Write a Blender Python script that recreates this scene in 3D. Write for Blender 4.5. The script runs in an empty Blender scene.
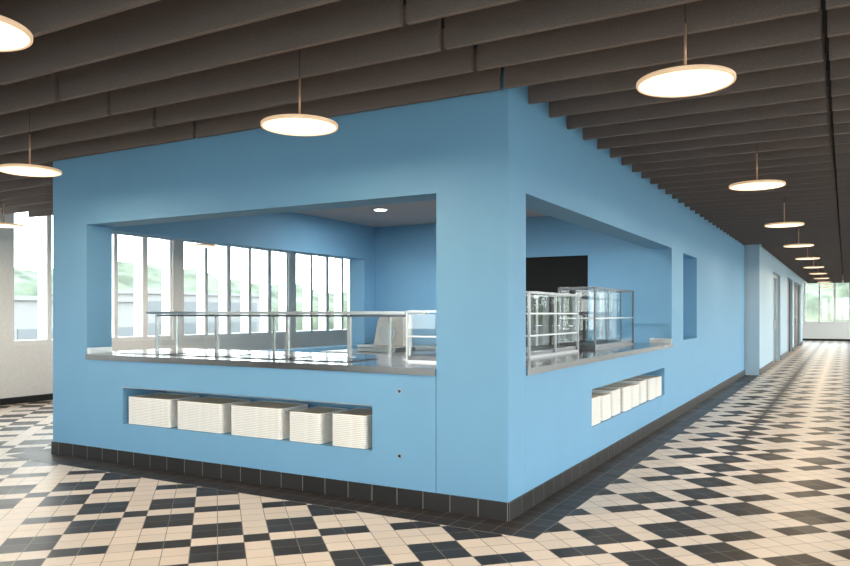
import bpy, math, random
from mathutils import Vector, Matrix, noise as mnoise
random.seed(4)
scene=bpy.context.scene
COL=scene.collection
try:
    scene.view_settings.view_transform='Standard'
    scene.view_settings.look='None'
except Exception: pass

# ------------------------------------------------------------ materials
def new_mat(name):
    m=bpy.data.materials.new(name); m.use_nodes=True
    nt=m.node_tree; b=nt.nodes['Principled BSDF']
    return m,nt,b
def simple(name,col,rough=.5,metal=0,noise=.04,scale=20,bump=0,emit=None,estr=0,spec=None,bscale=None):
    m,nt,b=new_mat(name)
    tc=nt.nodes.new('ShaderNodeTexCoord')
    n=nt.nodes.new('ShaderNodeTexNoise'); n.inputs['Scale'].default_value=scale; n.inputs['Detail'].default_value=4
    nt.links.new(tc.outputs['Object'],n.inputs['Vector'])
    r=nt.nodes.new('ShaderNodeMapRange')
    r.inputs['From Min'].default_value=.3; r.inputs['From Max'].default_value=.7
    r.inputs['To Min'].default_value=1-noise; r.inputs['To Max'].default_value=1+noise
    nt.links.new(n.outputs['Fac'],r.inputs['Value'])
    mx=nt.nodes.new('ShaderNodeVectorMath'); mx.operation='SCALE'
    mx.inputs[0].default_value=col
    nt.links.new(r.outputs[0],mx.inputs['Scale'])
    nt.links.new(mx.outputs[0],b.inputs['Base Color'])
    b.inputs['Roughness'].default_value=rough; b.inputs['Metallic'].default_value=metal
    if spec is not None: b.inputs['Specular IOR Level'].default_value=spec
    if bump:
        bn=nt.nodes.new('ShaderNodeBump'); bn.inputs['Strength'].default_value=bump; bn.inputs['Distance'].default_value=.01
        n2=n
        if bscale:
            n2=nt.nodes.new('ShaderNodeTexNoise'); n2.inputs['Scale'].default_value=bscale
            nt.links.new(tc.outputs['Object'],n2.inputs['Vector'])
        nt.links.new(n2.outputs['Fac'],bn.inputs['Height']); nt.links.new(bn.outputs[0],b.inputs['Normal'])
    if emit:
        b.inputs['Emission Color'].default_value=(*emit,1); b.inputs['Emission Strength'].default_value=estr
    return m
def glass_mat(name,tint=(.93,.97,.96),refl=.06,edge=.4):
    m=bpy.data.materials.new(name); m.use_nodes=True; nt=m.node_tree
    nt.nodes.clear()
    o=nt.nodes.new('ShaderNodeOutputMaterial'); t=nt.nodes.new('ShaderNodeBsdfTransparent'); g=nt.nodes.new('ShaderNodeBsdfGlossy')
    mx=nt.nodes.new('ShaderNodeMixShader')
    t.inputs['Color'].default_value=(*tint,1); g.inputs['Roughness'].default_value=.02
    lw=nt.nodes.new('ShaderNodeLayerWeight'); lw.inputs['Blend'].default_value=.12
    ml=nt.nodes.new('ShaderNodeMath'); ml.operation='MULTIPLY_ADD'; ml.inputs[1].default_value=edge; ml.inputs[2].default_value=refl; ml.use_clamp=True
    nt.links.new(lw.outputs['Facing'],ml.inputs[0])
    nt.links.new(ml.outputs[0],mx.inputs[0]); nt.links.new(t.outputs[0],mx.inputs[1]); nt.links.new(g.outputs[0],mx.inputs[2])
    nt.links.new(mx.outputs[0],o.inputs['Surface'])
    return m

class NB:
    def __init__(s,nt): s.nt=nt
    def m(s,op,a,b=None,c=None):
        n=s.nt.nodes.new('ShaderNodeMath'); n.operation=op
        for i,v in enumerate((a,b,c)):
            if v is None: continue
            if isinstance(v,(int,float)): n.inputs[i].default_value=v
            else: s.nt.links.new(v,n.inputs[i])
        return n.outputs[0]
SEQ=(2,2,1)
def tile_floor(name,check=True,S=.157,rot=True,off=(0,0),seq=SEQ):
    m,nt,b=new_mat(name); nb=NB(nt)
    tc=nt.nodes.new('ShaderNodeTexCoord'); sp=nt.nodes.new('ShaderNodeSeparateXYZ')
    nt.links.new(tc.outputs['Object'],sp.inputs[0]); x,y=sp.outputs[0],sp.outputs[1]
    if rot:
        u=nb.m('MULTIPLY',nb.m('ADD',x,y),.70711/S); v=nb.m('MULTIPLY',nb.m('SUBTRACT',x,y),.70711/S)
    else:
        u=nb.m('MULTIPLY',x,1/S); v=nb.m('MULTIPLY',y,1/S)
    P=sum(seq)*2
    u=nb.m('ADD',u,off[0]+P*300); v=nb.m('ADD',v,off[1]+P*300)
    edges=[];a=0
    for w in seq*2: a+=w; edges.append(a)
    def band(w):
        q=nb.m('MODULO',nb.m('FLOOR',w),P); tot=None
        for e in edges[:-1]:
            g=nb.m('GREATER_THAN',q,e-.5); tot=g if tot is None else nb.m('ADD',tot,g)
        return tot
    bu,bv=band(u),band(v)
    par=nb.m('GREATER_THAN',nb.m('MODULO',nb.m('ADD',bu,bv),2),.5)
    nu=nb.m('GREATER_THAN',nb.m('MODULO',bu,3),1.5); nv=nb.m('GREATER_THAN',nb.m('MODULO',bv,3),1.5)
    par=nb.m('MAXIMUM',par,nb.m('MULTIPLY',nu,nb.m('SUBTRACT',1,nv)))
    def edge(w):
        f=nb.m('FRACT',w); d=nb.m('MINIMUM',f,nb.m('SUBTRACT',1,f))
        return nb.m('LESS_THAN',d,.0026/S)
    g=nb.m('MAXIMUM',edge(u),edge(v))
    cb=nt.nodes.new('ShaderNodeCombineXYZ'); nt.links.new(nb.m('FLOOR',u),cb.inputs[0]); nt.links.new(nb.m('FLOOR',v),cb.inputs[1])
    wn=nt.nodes.new('ShaderNodeTexWhiteNoise'); nt.links.new(cb.outputs[0],wn.inputs['Vector'])
    var=nb.m('ADD',nb.m('MULTIPLY',wn.outputs['Value'],.12),.94)
    mix=nt.nodes.new('ShaderNodeMix'); mix.data_type='RGBA'
    mix.inputs['A'].default_value=(.027,.023,.022,1); mix.inputs['B'].default_value=(.69,.60,.52,1)
    if check: nt.links.new(par,mix.inputs['Factor'])
    else: mix.inputs['Factor'].default_value=0
    sc=nt.nodes.new('ShaderNodeVectorMath'); sc.operation='SCALE'; nt.links.new(mix.outputs['Result'],sc.inputs[0]); nt.links.new(var,sc.inputs['Scale'])
    gm=nt.nodes.new('ShaderNodeMix'); gm.data_type='RGBA'; gm.inputs['B'].default_value=(.20,.175,.155,1)
    nt.links.new(sc.outputs[0],gm.inputs['A']); nt.links.new(g,gm.inputs['Factor'])
    nt.links.new(gm.outputs['Result'],b.inputs['Base Color'])
    nt.links.new(nb.m('ADD',nb.m('MULTIPLY',wn.outputs['Value'],.08),.36),b.inputs['Roughness'])
    b.inputs['Specular IOR Level'].default_value=.17
    bn=nt.nodes.new('ShaderNodeBump'); bn.inputs['Strength'].default_value=.25; bn.inputs['Distance'].default_value=.002; bn.invert=True
    nt.links.new(g,bn.inputs['Height']); nt.links.new(bn.outputs[0],b.inputs['Normal'])
    return m
def base_tile(name,axis):
    m,nt,b=new_mat(name); nb=NB(nt)
    tc=nt.nodes.new('ShaderNodeTexCoord'); sp=nt.nodes.new('ShaderNodeSeparateXYZ')
    nt.links.new(tc.outputs['Object'],sp.inputs[0]); a=sp.outputs[axis]
    u=nb.m('MULTIPLY',nb.m('ADD',a,100),4.6); f=nb.m('FRACT',u)
    g=nb.m('LESS_THAN',nb.m('MINIMUM',f,nb.m('SUBTRACT',1,f)),.010)
    wn=nt.nodes.new('ShaderNodeTexWhiteNoise'); wn.noise_dimensions='1D'; nt.links.new(nb.m('FLOOR',u),wn.inputs['W'])
    sc=nt.nodes.new('ShaderNodeVectorMath'); sc.operation='SCALE'; sc.inputs[0].default_value=(.024,.023,.024)
    nt.links.new(nb.m('ADD',nb.m('MULTIPLY',wn.outputs['Value'],.5),.75),sc.inputs['Scale'])
    gm=nt.nodes.new('ShaderNodeMix'); gm.data_type='RGBA'; gm.inputs['B'].default_value=(.26,.25,.24,1)
    nt.links.new(sc.outputs[0],gm.inputs['A']); nt.links.new(g,gm.inputs['Factor'])
    nt.links.new(gm.outputs['Result'],b.inputs['Base Color']); b.inputs['Roughness'].default_value=.35; b.inputs['Specular IOR Level'].default_value=.25
    return m

M_BLUE=simple('blue_paint',(.150,.332,.515),.6,noise=.015,scale=3,bump=.06,bscale=250,spec=.3)
M_PALE=simple('pale_blue_paint',(.36,.50,.61),.55,noise=.02,scale=3)
M_BAFF=simple('wood_wool_acoustic',(.200,.160,.145),.95,noise=.26,scale=170,bump=0,spec=.1)
M_SLAB=simple('dark_slab',(.010,.009,.009),.9)
M_WHITE=simple('white_frame',(.95,.95,.95),.45)
M_WALLW=simple('white_plaster',(.90,.90,.89),.7)
M_STEEL=simple('brushed_steel',(.48,.48,.48),.30,metal=1,noise=.05,scale=40)
M_TOP=simple('polished_worktop_steel',(.34,.34,.345),.15,metal=1,noise=.05,scale=30)
M_STEELD=simple('dark_steel',(.14,.14,.15),.35,metal=1)
M_BLACKG=simple('black_glass',(.012,.012,.014),.15,spec=.25)
M_BLACK=simple('black_plastic',(.015,.015,.016),.4)
M_BLACKM=simple('matt_black_panel',(.006,.006,.007),.6,spec=.15)
M_GREY=simple('grey_ceiling_panel',(.36,.36,.38),.8)
M_LGREY=simple('beige_grey_enamel',(.56,.53,.50),.4)
M_TRAY=simple('tray_white_plastic',(.91,.90,.875),.45)
M_TRAYL=simple('tray_shaded_underside',(.62,.61,.60),.6)  # greyer lower faces: shade between stacked trays put into the colour
M_TRAYIN=simple('tray_beige_surface',(.86,.68,.50),.5)
M_DIFF=simple('lamp_diffuser',(1,.9,.75),.5,emit=(1,.74,.46),estr=1.8)
M_RIM=simple('lamp_rim_white',(.75,.58,.43),.4,emit=(1,.60,.32),estr=.4)
M_BRASS=simple('brass_stem',(.6,.38,.24),.4,metal=.6)
M_WOOD=simple('brown_door_wood',(.07,.05,.045),.5,noise=.2)
M_DGLASS=simple('blue_door_glass',(.12,.20,.27),.12)
M_GLASS=glass_mat('clear_glass',refl=.04)
M_GLASSG=glass_mat('guard_glass',(.95,.965,.963),.03,.25)
M_FLOOR=tile_floor('checker_tiles')
M_BORD=tile_floor('border_tiles',False,.15,False)
M_BX=base_tile('skirting_tiles_x',0); M_BY=base_tile('skirting_tiles_y',1)
M_GREEN=simple('tree_green',(.110,.128,.085),.9,noise=.5,scale=.10)
M_BLDG=simple('facade_render',(.23,.22,.215),.8)
M_BWIN=simple('facade_ribbon_window',(.13,.135,.14),.6)
M_GRND=simple('outdoor_ground',(.18,.185,.16),.9)
M_DOWN=simple('downlight_glow',(1,1,1),.5,emit=(1,.95,.85),estr=8)

# ------------------------------------------------------------ mesh builder
class MB:
    def __init__(s): s.v=[];s.f=[];s.mi=[];s.mats=[];s.sm=[]
    def mid(s,m):
        if m not in s.mats: s.mats.append(m)
        return s.mats.index(m)
    def box(s,x0,x1,y0,y1,z0,z1,m,skip=''):
        n=len(s.v); s.v+=[(x0,y0,z0),(x1,y0,z0),(x1,y1,z0),(x0,y1,z0),(x0,y0,z1),(x1,y0,z1),(x1,y1,z1),(x0,y1,z1)]
        F={'b':(3,2,1,0),'t':(4,5,6,7),'f':(0,1,5,4),'r':(1,2,6,5),'k':(2,3,7,6),'l':(3,0,4,7)}
        for k,q in F.items():
            if k in skip: continue
            s.f.append(tuple(n+i for i in q)); s.mi.append(s.mid(m)); s.sm.append(False)
        return s
    def cyl(s,p0,p1,r,m,seg=16,r1=None,smooth=True):
        p0=Vector(p0);p1=Vector(p1);d=(p1-p0).normalized()
        a=d.orthogonal().normalized(); b=d.cross(a); r1=r if r1 is None else r1
        n=len(s.v)
        for p,rr in((p0,r),(p1,r1)):
            for i in range(seg):
                t=2*math.pi*i/seg; s.v.append(tuple(p+a*rr*math.cos(t)+b*rr*math.sin(t)))
        for i in range(seg):
            j=(i+1)%seg; s.f.append((n+i,n+j,n+seg+j,n+seg+i)); s.mi.append(s.mid(m)); s.sm.append(smooth)
        s.f.append(tuple(n+i for i in reversed(range(seg)))); s.f.append(tuple(n+seg+i for i in range(seg)))
        s.mi+=[s.mid(m)]*2; s.sm+=[False]*2
        return s
    def lathe(s,prof,m,seg=48,closed=False):
        n=len(s.v); k=len(prof)
        for r,z in prof:
            for i in range(seg):
                t=2*math.pi*i/seg; s.v.append((r*math.cos(t),r*math.sin(t),z))
        for a in range(k-1):
            for i in range(seg):
                j=(i+1)%seg; s.f.append((n+a*seg+i,n+a*seg+j,n+(a+1)*seg+j,n+(a+1)*seg+i)); s.mi.append(s.mid(m)); s.sm.append(True)
        return s
    def prism(s,poly,axis,a0,a1,m,smooth=False):
        n=len(s.v);k=len(poly)
        for a in(a0,a1):
            for p,q in poly:
                s.v.append({'x':(a,p,q),'y':(p,a,q),'z':(p,q,a)}[axis])
        for i in range(k):
            j=(i+1)%k; s.f.append((n+i,n+j,n+k+j,n+k+i)); s.mi.append(s.mid(m)); s.sm.append(smooth)
        s.f.append(tuple(n+i for i in reversed(range(k)))); s.f.append(tuple(n+k+i for i in range(k))); s.mi+=[s.mid(m)]*2; s.sm+=[False]*2
        return s
    def obj(s,name,bevel=0,link=True):
        me=bpy.data.meshes.new(name); me.from_pydata(s.v,[],s.f)
        for m in s.mats: me.materials.append(m)
        me.polygons.foreach_set('material_index',s.mi); me.polygons.foreach_set('use_smooth',s.sm)
        import bmesh
        bm=bmesh.new(); bm.from_mesh(me); bmesh.ops.recalc_face_normals(bm,faces=bm.faces); bm.to_mesh(me); bm.free()
        o=bpy.data.objects.new(name,me); COL.objects.link(o)
        if bevel:
            b=o.modifiers.new('bevel','BEVEL'); b.width=bevel; b.segments=2; b.limit_method='ANGLE'
        return o
def tag(o,label,cat,kind=None,group=None):
    o['label']=label; o['category']=cat
    if kind:o['kind']=kind
    if group:o['group']=group
    return o
def struct(o,label,cat='structure'): return tag(o,label,cat,'structure')
def empty(name,loc=(0,0,0)):
    e=bpy.data.objects.new(name,None); e.location=loc; e.empty_display_size=.1; COL.objects.link(e); return e
def par(c,p,label=None):
    c.parent=p
    if label:c['label']=label
    return c
def clone(root,loc,rotz=None,group=None):
    r=root.copy(); COL.objects.link(r); r.location=loc
    if rotz is not None: r.rotation_euler=(0,0,rotz)
    if group:r['group']=group
    for c in root.children:
        k=c.copy(); COL.objects.link(k); k.parent=r
    return r
def panel(mb,axis,u0,u1,z0,z1,t0,t1,holes,m):
    us=sorted({u0,u1,*[h[0] for h in holes],*[h[1] for h in holes]}); zs=sorted({z0,z1,*[h[2] for h in holes],*[h[3] for h in holes]})
    us=[u for u in us if u0<=u<=u1]; zs=[z for z in zs if z0<=z<=z1]
    def solid(i,j):
        if i<0 or j<0 or i>=len(us)-1 or j>=len(zs)-1: return False
        cu=(us[i]+us[i+1])/2; cz=(zs[j]+zs[j+1])/2
        return not any(h[0]<cu<h[1] and h[2]<cz<h[3] for h in holes)
    for i in range(len(us)-1):
        for j in range(len(zs)-1):
            if not solid(i,j): continue
            sk=''
            if axis=='x':
                if solid(i-1,j): sk+='l'
                if solid(i+1,j): sk+='r'
            else:
                if solid(i-1,j): sk+='f'
                if solid(i+1,j): sk+='k'
            if solid(i,j-1): sk+='b'
            if solid(i,j+1): sk+='t'
            if axis=='x': mb.box(us[i],us[i+1],t0,t1,zs[j],zs[j+1],m,sk)
            else: mb.box(t0,t1,us[i],us[i+1],zs[j],zs[j+1],m,sk)

XW,XE,YS,YN=-9.2,7.0,-8.0,38.0
ZC=3.3; ZB=2.9; CT=1.005; CB=.955
T=.28
# ------------------------------------------------------------ shell
struct(MB().box(XW-.3,XE+.3,YS-.3,YN+.3,-.2,0,M_FLOOR).obj('floor'),'black and cream checkered tile floor laid diagonally','floor')
struct(MB().box(XW-.3,XE+.3,YS-.3,YN+.3,ZC,ZC+.2,M_SLAB).obj('ceiling'),'dark concrete slab above the acoustic baffles','ceiling')
WN=0
def facade(side,phase,fixed,u0,u1,pane=.66,sill=.9,PW=.22,PITCH=3.6,k=1.0):
    global WN
    al = 'y' if side in('west','east') else 'x'
    t0,t1=(fixed-.3,fixed) if side in('west','south') else (fixed,fixed+.3)
    holes=[]; u=phase
    while u-PITCH>u0: u-=PITCH
    while u<u1:
        a=u+PW/2; b=u+PITCH-PW/2
        a=max(a,u0+.1); b=min(b,u1-.1)
        if b-a>.6: holes.append((a,b,sill,3.1))
        u+=PITCH
    mb=MB(); panel(mb,al,u0,u1,0,ZC,t0,t1,holes,M_WALLW)
    o=mb.obj('wall_'+side); struct(o,'white plastered facade wall with window openings','wall')
    for a,b,z0,z1 in holes:
        n=max(1,round((b-a)/pane)); w=(b-a)/n; mb=MB()
        # deep mullions; the pane sits near the room side so daylight catches the flanks
        c0,c1=(t0+.04,t0+.27) if side in('west','south') else (t0+.03,t0+.26)
        cm=c1-.03 if side in('west','south') else c0+.03
        def bx(p,q,r,s,m,e=0):
            if al=='x': mb.box(p,q,c0-e,c1+e,r,s,m)
            else: mb.box(c0-e,c1+e,p,q,r,s,m)
        bx(a,b,z0,z0+.07,M_WHITE); bx(a,b,z1-.07,z1,M_WHITE)
        bx(a,a+.05,z0+.07,z1-.07,M_WHITE); bx(b-.05,b,z0+.07,z1-.07,M_WHITE)
        for i in range(1,n):
            ww=(.055 if i%2==0 else .038)*k
            bx(a+i*w-ww,a+i*w+ww,z0+.07,z1-.07,M_WHITE,.005)
        if al=='x': mb.box(a+.02,b-.02,cm-.004,cm+.004,z0+.02,z1-.02,M_GLASS)
        else: mb.box(cm-.004,cm+.004,a+.02,b-.02,z0+.02,z1-.02,M_GLASS)
        WN+=1
        struct(mb.obj('window_%d'%WN),'white framed window strip with slim mullions','window')
    mb=MB()
    s=1 if side in('west','south') else -1
    a_,b_=sorted((fixed,fixed+s*.03))
    if al=='y': mb.box(a_,b_,u0,u1,0,.1,M_BLACK)
    else: mb.box(u0+.04,u1-.04,a_,b_,0,.1,M_BLACK)
    struct(mb.obj('baseboard_'+side),'dark skirting along the facade wall','baseboard')
facade('west',2.12,XW,YS,YN,PW=.24,PITCH=3.4,pane=.60); facade('east',1.0,XE,YS,YN,1.6,.14,k=.8)
facade('south',0.5,YS,XW,XE,1.2,.6); facade('north',-1.3,YN,XW,XE)

# ------------------------------------------------------------ kiosk walls
XL=-4.89; OX0,OX1=-4.37,-.55; OZ=2.25; KY=5.43; YE=13.55; R0,R1=.32,5.43
mb=MB(); panel(mb,'x',XL,0,0,ZC,0,T,[(OX0,OX1,0,OZ)],M_BLUE)
struct(mb.obj('wall_front'),'blue painted kiosk wall with wide serving opening','wall')
mb=MB(); panel(mb,'y',T,YE,0,ZC,-T,0,[(R0,R1,0,OZ),(6.22,7.32,1.02,2.24)],M_BLUE)
mb.box(-T-.02,-T,6.1,7.44,.9,2.36,M_BLUE)
struct(mb.obj('wall_right'),'long blue painted kiosk wall with serving opening and recess','wall')
mb=MB(); panel(mb,'y',T,YE,0,ZC,XL,XL+T,[(T,5.1,0.9,OZ)],M_BLUE)
struct(mb.obj('wall_left'),'blue kiosk wall opening towards the windows','wall')
mb=MB(); panel(mb,'x',XL+T,-T,0,ZC,KY,KY+.15,[(-2.05,-1.12,0,2.2)],M_BLUE)
struct(mb.obj('wall_back'),'blue kiosk back wall','wall')
struct(MB().box(XL+T,-T,YE-.2,YE,0,ZC,M_BLUE).obj('wall_end'),'blue end wall of the kiosk block','wall')
struct(MB().box(XL+T,-T,T,KY,2.78,2.84,M_GREY).obj('ceiling_kiosk'),'smooth grey lowered kiosk ceiling','ceiling')
mb=MB(); x0,x1=-2.05,-1.12
mb.box(x0,x1,KY+.03,KY+.1,0,2.2,M_BLACKM)
mb.box(x0+.12,x0+.15,KY+.0,KY+.03,.95,1.15,M_STEELD)
struct(mb.obj('door_1'),'plain black kitchen door in the blue back wall','door')
BH=.125
mb=MB(); mb.box(XL-.012,.012,-.012,0,0,BH,M_BX); struct(mb.obj('baseboard_front',.002),'dark tiled skirting below the serving front','baseboard')
mb=MB(); mb.box(0,.012,0,YE,0,BH,M_BY); struct(mb.obj('baseboard_right',.002),'dark tiled skirting along the long blue wall','baseboard')
mb=MB(); mb.box(XL-.012,XL,0,YE,0,BH,M_BY); struct(mb.obj('baseboard_left',.002),'dark tiled skirting on the kiosk side','baseboard')
BW=.3
mb=MB(); mb.box(XL-BW,BW,-BW,-.012,0,.0015,M_BORD); mb.box(.012,BW,-.012,YE,0,.0015,M_BORD); mb.box(XL-BW,XL-.012,-.012,YE,0,.0015,M_BORD)
struct(mb.obj('trim_1'),'dark tile border around the kiosk','trim')

# ------------------------------------------------------------ far corridor block
X2=.3; Y2=13.62; Y3=33.0
mb=MB(); panel(mb,'y',Y2,Y3,0,ZC,X2-.2,X2,[(17.2,19.8,0,2.5),(22.9,25.6,0,2.6),(26.6,31.2,0,2.6)],M_PALE)
mb.box(-2.0,X2-.2,Y2,Y2+.2,0,ZC,M_PALE)
struct(mb.obj('wall_corridor'),'pale blue corridor wall with doors','wall')
def door(n,a,b,h,m,lab):
    mb=MB(); xx0,xx1=X2-.16,X2-.08
    F=M_WOOD if m is M_WOOD else M_STEEL
    mb.box(xx0,xx1,a,a+.1,0,h,F); mb.box(xx0,xx1,b-.1,b,0,h,F)
    mb.box(xx0,xx1,a+.1,b-.1,h-.1,h,F)
    mid=(a+b)/2; mb.box(xx0,xx1,mid-.06,mid+.06,0,h-.1,F)
    mb.box(xx0+.02,xx1-.02,a+.1,mid-.06,.02,h-.1,m); mb.box(xx0+.02,xx1-.02,mid+.06,b-.1,.02,h-.1,m)
    mb.box(xx1,xx1+.05,mid-.12,mid-.09,.95,1.2,M_STEEL)
    struct(mb.obj('door_%d'%n),lab,'door')
door(2,17.2,19.8,2.5,M_DGLASS,'bluish glazed double door with metal frame')
door(3,22.9,25.6,2.6,M_WOOD,'dark brown wooden double door')
door(4,26.6,31.2,2.6,M_WOOD,'dark brown wooden wide double door')
mb=MB()
for a,b in((Y2,17.2),(19.8,22.9),(25.6,26.6),(31.2,Y3)): mb.box(X2,X2+.012,a,b,0,.14,M_BY)
struct(mb.obj('baseboard_corridor'),'dark tiled skirting along the corridor wall','baseboard')

# ------------------------------------------------------------ serving counters
NZ0,NZ1=.375,.715
def counter(axis,a,b,n0,n1,label):
    root=empty('serving_counter',((a+b)/2,.02,0) if axis=='x' else (-.02,(a+b)/2,0))
    ox,oy,_=root.location
    mb=MB(); g=.004 if axis=='x' else .001
    if axis=='x': panel(mb,'x',a+g,b-g,.0,CB,-.004,.03,[(n0,n1,NZ0,NZ1)],M_BLUE)
    else: panel(mb,'y',a+g,b-g,.0,CB,-.03,.0,[(n0,n1,NZ0,NZ1)],M_BLUE)
    p=mb.obj('front_panel')
    mb=MB(); D=.5
    if axis=='x':
        mb.box(n0-.02,n1+.02,.03,D,NZ0-.02,NZ0,M_BLUE); mb.box(n0-.02,n1+.02,.03,D,NZ1,NZ1+.02,M_BLUE)
        mb.box(n0-.02,n0,.03,D,NZ0,NZ1,M_BLUE); mb.box(n1,n1+.02,.03,D,NZ0,NZ1,M_BLUE); mb.box(n0-.02,n1+.02,D,D+.02,NZ0-.02,NZ1+.02,M_BLUE)
    else:
        mb.box(-D,-.03,n0-.02,n1+.02,NZ0-.02,NZ0,M_BLUE); mb.box(-D,-.03,n0-.02,n1+.02,NZ1,NZ1+.02,M_BLUE)
        mb.box(-D,-.03,n0-.02,n0,NZ0,NZ1,M_BLUE); mb.box(-D,-.03,n1,n1+.02,NZ0,NZ1,M_BLUE); mb.box(-D-.02,-D,n0-.02,n1+.02,NZ0-.02,NZ1+.02,M_BLUE)
    q=mb.obj('tray_niche')
    parts=[p,q]
    if axis=='x':
        u=b-.3
        for z in (.36,.83):
            k=MB().cyl((u,-.004,z),(u,-.010,z),.016,M_STEEL).cyl((u,-.010,z),(u,-.012,z),.012,M_BLACK)
            parts.append(k.obj('panel_lock'))
        parts.append(MB().box(n0,n1,-.007,.03,NZ1-.007,NZ1-.0005,M_STEEL).obj('niche_trim'))
    for o in parts:
        o.data.transform(Matrix.Translation((-ox,-oy,0))); par(o,root)
    tag(root,label,'counter')
counter('x',OX0,OX1,-3.85,-1.09,'blue front panel of serving counter with tray niche')
counter('y',R0,R1,1.90,4.98,'blue side panel of serving counter with tray niche')
mb=MB(); zz=(CB,CT)
mb.box(OX0,OX1,-.015,T,*zz,M_TOP); mb.box(XL+T,-T,T,1.3,*zz,M_TOP); mb.box(-T,.015,R0,R1,*zz,M_TOP); mb.box(-1.1,-T,1.3,KY,*zz,M_TOP)
tag(mb.obj('worktop'),'continuous L-shaped polished steel worktop','worktop')
mb=MB(); mb.box(OX0+.001,OX0+.013,0,T,CT,CT+.06,M_STEEL); tag(mb.obj('worktop_upstand',.002),'small steel upstand against the blue jamb','upstand')
mb=MB(); mb.box(-.28,.0,R1-.013,R1-.001,CT,CT+.06,M_STEEL); tag(mb.obj('worktop_upstand',.002),'small steel upstand against the blue jamb','upstand')
mb=MB(); mb.box(XL+T+.02,-T-.02,1.2,1.25,0,CB,M_STEEL); mb.box(-1.05,-1.0,1.3,KY-.02,0,CB,M_STEEL)
tag(mb.obj('counter_back_panel'),'steel rear panelling below the worktop','counter panel')

def hob(x,y,w,d):
    e=empty('hot_plate',(x,y,CT))
    par(MB().box(-w/2-.012,w/2+.012,-d/2-.012,d/2+.012,0,.003,M_STEELD).obj('frame'),e)
    par(MB().box(-w/2,w/2,-d/2,d/2,.003,.007,M_BLACKG).obj('glass_plate'),e)
    tag(e,'black glass warming plate set into the steel worktop','hot plate',group='warming plates in the worktop')
for x in (-3.9,-3.2,-2.5,-1.8): hob(x,.46,.6,.44)

gx0,gx1=-4.3,-.75; gy=.78
root=empty('sneeze_guard',((gx0+gx1)/2,gy,CT))
def addp(mb,name,root,label=None,bevel=0):
    o=mb.obj(name,bevel); o.data.transform(Matrix.Translation(-Vector(root.location))); par(o,root,label); return o
for x in (gx0,-3.45,-2.55,-1.85,-1.23):
    addp(MB().box(x-.015,x+.015,gy-.015,gy+.015,CT+.008,1.385,M_STEEL).box(x-.04,x+.04,gy-.04,gy+.04,CT,CT+.008,M_STEEL).box(x-.008,x+.008,gy-.10,gy+.24,1.388,1.400,M_STEEL),'post',root)
for x in (gx0,-2.95,-1.6):
    addp(MB().box(x-.012,x+.012,gy+.262,gy+.286,CT,1.392,M_STEEL),'rear_post',root)
addp(MB().box(gx0-.02,-1.2,gy-.12,gy+.26,1.401,1.407,M_GLASSG),'glass_shelf',root)
addp(MB().box(gx0-.02,-1.2,gy-.128,gy-.12,1.390,1.414,M_STEEL).box(gx0-.02,-1.2,gy+.262,gy+.286,1.392,1.412,M_STEEL),'shelf_edge',root)
addp(MB().box(gx0,-1.25,gy-.015,gy+.015,1.365,1.385,M_STEELD),'lamp_rail',root,'slim dark steel rail')
for a,b in((gx0,-3.45),(-3.45,-2.55),(-2.55,-1.85),(-1.85,-1.23)):
    addp(MB().box(a+.03,b-.03,gy-.03,gy-.023,CT+.06,1.36,M_GLASSG),'front_glass',root)
tag(root,'glass sneeze guard on steel posts over the worktop','sneeze guard')

def cabinet(x0,x1,y0,y1,z0,z1,ns,label,divs=1,t=.012,M=None,solid_shelf=False,vert=0):
    M=M or M_STEEL
    root=empty('display_cabinet',((x0+x1)/2,(y0+y1)/2,z0))
    h=z1-z0
    mb=MB()
    for x in (x0,x1):
        n=divs+1
        for i in range(n):
            y=y0+(y1-y0)*i/(n-1)
            mb.box(x-t,x+t,y-t,y+t,z0,z1,M)
    for x in(x0,x1):
        for z in (z0+t,z1-t): mb.box(x-t,x+t,y0,y1,z-t,z+t,M)
    for y in(y0,y1):
        for z in (z0+t,z1-t): mb.box(x0,x1,y-t,y+t,z-t,z+t,M)
    addp(mb,'frame',root,'metal frame')
    for i in range(ns):
        z=z0+h*(i+1)/(ns+1)
        addp(MB().box(x0+t,x1-t,y0+t,y1-t,z-.004,z+.004,M_STEEL if solid_shelf else M_GLASSG).box(x1-.005,x1+.008,y0+t,y1-t,z-.007,z+.007,M_STEEL).box(x0+t,x1-t,y0-.008,y0+.005,z-.007,z+.007,M_STEEL),'shelf',root,'shelf with steel edge')
    addp(MB().box(x0+t,x1-t,y0+t,y1-t,z1-.004,z1+.004,M_GLASSG),'top_panel',root)
    addp(MB().box(x0+t,x1-t,y0+t,y1-t,z0+.002,z0+.05,M_STEELD),'base',root)
    addp(MB().box(x1-.003,x1+.003,y0+t,y1-t,z0+.05,z1-.03,M_GLASSG),'front_glass',root)
    addp(MB().box(x0+t,x1-t,y0-.003,y0+.003,z0+.05,z1-.03,M_GLASSG),'end_glass',root)
    for i in range(vert):
        y=y0+(y1-y0)*(i+1)/(vert+1)
        addp(MB().box(x0+t,x1-t,y-.003,y+.003,z0+.05,z1-.04,M_GLASSG).box(x1-.014,x1-.004,y-.006,y+.006,z0+.05,z1-.03,M_STEELD),'glass_divider',root)
    tag(root,label,'display cabinet')
M_STEELM=simple('satin_cabinet_steel',(.33,.33,.34),.35,metal=1)
cabinet(-1.1,-.62,.52,1.05,CT,1.42,1,'glass and steel display case at the worktop corner',t=.008)
cabinet(-.86,-.42,1.45,2.80,CT,1.59,2,'steel framed glass display cabinet with glass shelves',divs=2,t=.010,M=M_STEELM)
cabinet(-.76,-.36,3.2,4.85,CT,1.68,1,'dark edged glass display case with upright glass dividers',divs=1,t=.009,M=M_STEELD,vert=2)

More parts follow.
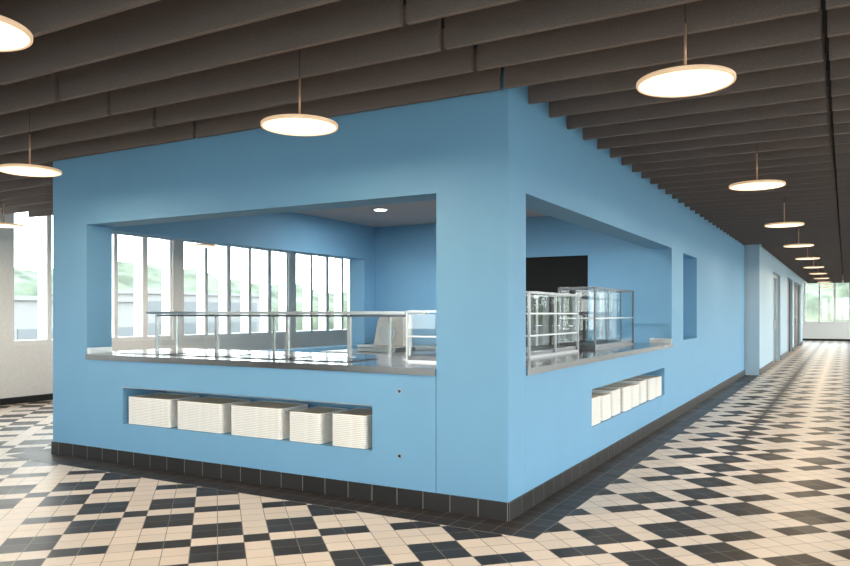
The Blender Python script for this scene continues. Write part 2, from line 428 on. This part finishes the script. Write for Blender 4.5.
root=empty('prep_table',(-3.1,3.4,0))
addp(MB().box(-3.9,-2.3,3.05,3.75,.87,.91,M_STEEL),'table_top',root,bevel=.003)
addp(MB().box(-3.85,-2.35,3.1,3.7,.2,.23,M_STEEL),'undershelf',root)
for x in(-3.84,-2.36):
    for y in(3.11,3.69): addp(MB().box(x-.02,x+.02,y-.02,y+.02,0,.87,M_STEEL),'leg',root)
tag(root,'stainless steel prep table with undershelf','table')
root=empty('meat_slicer',(-3.12,3.4,.91))
addp(MB().box(-3.4,-2.84,3.15,3.65,.91,.97,M_STEEL),'base_plate',root,bevel=.01)
addp(MB().prism([(-3.34,.97),(-3.27,1.30),(-3.24,1.35),(-3.19,1.38),(-2.95,1.38),(-2.90,1.36),(-2.88,1.32),(-2.88,.97)],'y',3.42,3.56,M_LGREY),'housing',root,'pale beige-grey upright housing',bevel=.012)
addp(MB().cyl((-3.12,3.42,1.13),(-3.12,3.405,1.13),.13,M_STEEL,40),'blade',root,'round steel blade')
tag(root,'beige-grey upright slicing machine on the prep table','kitchen appliance')
root=empty('base_cabinet',(-3.6,5.1,0))
addp(MB().box(-4.5,-2.3,4.8,5.42,.1,.88,M_STEEL),'body',root)
for i in range(4):
    x=-4.48+i*.55; d=addp(MB().box(x,x+.51,4.78,4.8,.14,.86,M_STEEL),'door',root,bevel=.003)
addp(MB().box(-4.52,-2.28,4.76,5.42,.88,.92,M_STEEL),'top',root,bevel=.003)
addp(MB().box(-4.45,-2.35,4.85,5.4,0,.1,M_BLACK),'plinth',root)
tag(root,'stainless steel base cabinets along the blue back wall','cabinet')
root=empty('food_container',(-4.05,5.08,.92))
addp(MB().box(-4.25,-3.85,4.93,5.23,.92,1.16,M_STEEL),'body',root,bevel=.01)
addp(MB().box(-4.26,-3.84,4.92,5.24,1.16,1.18,M_STEELD),'lid',root,bevel=.004)
tag(root,'closed steel food container on the base cabinets','food container')
root=empty('stock_pot',(-2.75,5.08,.92))
addp(MB().cyl((-2.75,5.08,.92),(-2.75,5.08,1.2),.15,M_STEEL,32),'body',root)
addp(MB().cyl((-2.75,5.08,1.2),(-2.75,5.08,1.215),.158,M_STEEL,32,r1=.14).cyl((-2.75,5.08,1.215),(-2.75,5.08,1.245),.02,M_BLACK),'lid',root)
tag(root,'steel stock pot with lid on the base cabinets','pot')
def light(kind,name,loc,power,col,size=.2,rot=(0,0,0),parent=None,spread=None):
    l=bpy.data.lights.new(name,kind); l.energy=power; l.color=col
    if kind=='AREA': l.shape='DISK'; l.size=size
    if kind=='POINT': l.shadow_soft_size=size
    o=bpy.data.objects.new(name,l); COL.objects.link(o); o.location=loc; o.rotation_euler=rot
    if parent: o.parent=parent
    return o
for (x,y) in ((-3.4,3.69),(-1.0,3.4)):
    root=empty('downlight',(x,y,2.78))
    addp(MB().cyl((x,y,2.779),(x,y,2.768),.10,M_WHITE,32),'trim_ring',root)
    addp(MB().cyl((x,y,2.768),(x,y,2.760),.075,M_DOWN,32),'glowing_lens',root)
    light('AREA','bulb',(0,0,-.03),45,(1,.96,.9),.15,parent=root)
    tag(root,'small round recessed downlight in the grey ceiling','downlight',group='recessed kiosk downlights')

# ------------------------------------------------------------ tray stacks
PT=.0140
def tray_mesh(w,d,name):
    mb=MB(); h=.0134; r=.032
    def ring(w,d,z,r):
        pts=[]
        for cx,cy,a0 in((w/2-r,d/2-r,0),(-w/2+r,d/2-r,90),(-w/2+r,-d/2+r,180),(w/2-r,-d/2+r,270)):
            for k in range(5):
                a=math.radians(a0+k*22.5); pts.append((cx+r*math.cos(a),cy+r*math.sin(a),z))
        return pts
    rings=[ring(w-.020,d-.020,0,r*.7),ring(w-.014,d-.014,h*.26,r*.8),ring(w,d,h*.33,r),ring(w,d,h,r),ring(w-.014,d-.014,h,r),ring(w-.03,d-.03,.009,r*.6)]
    n=20
    for rr in rings: mb.v+=rr
    for a in range(len(rings)-1):
        for i in range(n):
            j=(i+1)%n; mb.f.append((a*n+i,a*n+j,(a+1)*n+j,(a+1)*n+i)); mb.mi.append(mb.mid(M_TRAYL if a<2 else M_TRAY)); mb.sm.append(False)
    mb.f.append(tuple(reversed(range(n)))); mb.mi.append(mb.mid(M_TRAYL)); mb.sm.append(False)
    mb.f.append(tuple((len(rings)-1)*n+i for i in range(n))); mb.mi.append(mb.mid(M_TRAYIN)); mb.sm.append(False)
    o=mb.obj(name); return o
def stack(proto,x,y,n,rot,group,first=[]):
    for i in range(n):
        if proto not in first: o=proto; first.append(proto)
        else: o=proto.copy(); COL.objects.link(o)
        o.location=(x+random.uniform(-.0008,.0008),y+random.uniform(-.0008,.0008),NZ0+.0005+i*PT)
        o.rotation_euler=(0,0,rot); o['group']=group
tl=tag(tray_mesh(.545,.38,'serving_tray'),'white serving tray with beige surface, stacked','tray')
for x,y,n,r in ((-3.54,.205,18,.015),(-2.90,.20,18,-.015),(-2.26,.20,18,.01)): stack(tl,x,y,n,r,'large trays in the front niche')
ts=tag(tray_mesh(.325,.38,'serving_tray'),'smaller white serving tray with beige surface, stacked','tray')
for x,y,n,r in ((-1.745,.205,17,-.02),(-1.32,.20,18,.012)): stack(ts,x,y,n,r,'small trays in the front niche')
tr=tag(tray_mesh(.36,.290,'serving_tray'),'white serving tray stacked in the side niche','tray')
for i in range(8): stack(tr,-.19-.008*(i%3),2.09+i*.385,18-(i%3==1),.015*((i%3)-1),'trays in the side niche')

# ------------------------------------------------------------ ceiling baffles
SP=.425; PH=-.045; GP=.020
def baffles(x0,x1,y0,y1,group):
    L=x1-x0; mb=MB(); mb.box(-L/2+GP,L/2-GP,-.017,.017,0,.3,M_BAFF)
    o=mb.obj('ceiling_baffle'); tag(o,'grey brown wood wool acoustic baffle hanging on edge','ceiling baffle',group=group)
    k=math.ceil((y0-PH)/SP); y=PH+k*SP; first=True
    while y<y1:
        q=o if first else o.copy()
        if not first: COL.objects.link(q)
        first=False; q.location=((x0+x1)/2,y,ZB); y+=SP
baffles(-2.87,-.02,-4,-.03,'acoustic ceiling baffles')
baffles(-5.74,-2.87,-4,-.03,'acoustic ceiling baffles')
baffles(-5.74,XL-.0,.03,13,'acoustic ceiling baffles')
baffles(XW,-5.74,-3,14,'acoustic ceiling baffles')
baffles(-.02,1.88,-3.2,-.03,'acoustic ceiling baffles')
baffles(-.019,1.88,.03,13.5,'acoustic ceiling baffles')
baffles(X2,1.88,13.6,YN,'acoustic ceiling baffles')
baffles(1.873,5.0,-1.5,YN,'acoustic ceiling baffles')

# ------------------------------------------------------------ pendant lamps
ZL=2.535; RL=.234
def lamp(loc):
    root=empty('pendant_lamp',loc)
    addr=lambda mb,n,l=None: par(mb.obj(n),root,l)
    addr(MB().lathe([(0,.030),(.06,.029),(RL-.03,.026),(RL-.004,.022),(RL,.018),(RL,.003),(RL-.002,0),(RL-.010,0),(RL-.012,.003)],M_RIM,64),'lamp_shade','thin round warm off-white shade')
    addr(MB().lathe([(RL-.012,.003),(RL-.020,.001),(0,.001)],M_DIFF,64),'diffuser','glowing warm white diffuser')
    addr(MB().cyl((0,0,.029),(0,0,.065),.022,M_BRASS,24,r1=.008),'stem_socket')
    addr(MB().cyl((0,0,.065),(0,0,.30),.007,M_BRASS,12),'stem','thin brass stem')
    addr(MB().cyl((0,0,.30),(0,0,ZC-ZL-.02),.003,M_BLACK,8),'cable','thin black cable')
    addr(MB().cyl((0,0,ZC-ZL-.02),(0,0,ZC-ZL),.05,M_BLACK,24),'ceiling_rose')
    light('AREA','bulb',(0,0,-.01),24,(1,.76,.5),.42,parent=root)
    return tag(root,'flat round pendant lamp glowing warm on a thin stem','pendant lamp',group='round pendant lamps')
L0=lamp((1.285,-.79,ZL))
for i in range(1,11): clone(L0,(1.285,-.79+3.44*i,ZL))
for p in((-.93,-1.05),(-3.74,-.98),(-1.11,-2.93),(-7.6,1.14),(-7.6,4.6),(4.5,-.78),(4.5,2.66)): clone(L0,(p[0],p[1],ZL))  # second lamp of the west row is added to lighten the window frames

# ------------------------------------------------------------ outdoors
tag(MB().box(-400,400,-300,400,-6.2,-6,M_GRND).obj('outdoor_ground'),'grey green ground outside the building','ground')
def hill(name,cx,cy,sx,sy,h,lab):
    mb=MB(); n=110
    for i in range(n+1):
        for j in range(n+1):
            u=i/n*2-1; v=j/n*2-1
            p=Vector((cx+u*sx,cy+v*sy,0))
            z=-6+h*max(0,1-u*u)**.5*max(0,1-v*v)**.35*(.85+.35*mnoise.noise(p*.012)+.22*mnoise.noise(p*.05))+2.2*mnoise.noise(p*.2)
            mb.v.append((p.x,p.y,z))
    for i in range(n):
        for j in range(n):
            a=i*(n+1)+j; mb.f.append((a,a+1,a+n+2,a+n+1)); mb.mi.append(mb.mid(M_GREEN)); mb.sm.append(False)
    tag(mb.obj(name),lab,'hill')
hill('wooded_hill',-250,130,50,260,28,'hazy green wooded hill beyond the windows')
hill('wooded_hill',20,460,180,50,30,'hazy green wooded hill beyond the far windows')
def bld(x,y,w,d,h):
    mb=MB(); mb.box(x-w/2,x+w/2,y-d/2,y+d/2,-6,h,M_BLDG)
    for k in range(int((h+5)/3)):
        z=-4.5+k*3; mb.box(x+w/2,x+w/2+.1,y-d/2+1,y+d/2-1,z,z+1.5,M_BWIN); mb.box(x-w/2+1,x+w/2-1,y-d/2-.1,y-d/2,z,z+1.5,M_BWIN)
    mb.box(x-w/2-.3,x+w/2+.3,y-d/2-.3,y+d/2+.3,h,h+.4,M_BLDG)
    tag(mb.obj('office_building'),'grey flat-roofed office building with ribbon windows','building')
bld(-70,40,20,14,2.5); bld(-60,12,14,10,1.0); bld(-90,75,20,24,4); bld(20,120,30,14,2)

# ------------------------------------------------------------ world + camera
w=bpy.data.worlds.new('World'); scene.world=w; w.use_nodes=True; nt=w.node_tree
bg=nt.nodes['Background']; tc=nt.nodes.new('ShaderNodeTexCoord'); sp=nt.nodes.new('ShaderNodeSeparateXYZ'); cr=nt.nodes.new('ShaderNodeValToRGB')
nt.links.new(tc.outputs['Generated'],sp.inputs[0]); nt.links.new(sp.outputs[2],cr.inputs[0]); nt.links.new(cr.outputs[0],bg.inputs['Color'])
cr.color_ramp.elements[0].color=(1,.98,.96,1); cr.color_ramp.elements[1].color=(.74,.86,1,1); cr.color_ramp.elements[1].position=.9
bg.inputs['Strength'].default_value=9.2

cam=bpy.data.cameras.new('Camera'); co=bpy.data.objects.new('Camera',cam); COL.objects.link(co)
co.location=(1.977,-4.648,1.4); co.rotation_euler=(math.radians(90),0,math.radians(29.4))
cam.sensor_width=36; cam.lens=746/850*36; cam.shift_y=30/850; cam.clip_end=1000
scene.camera=co
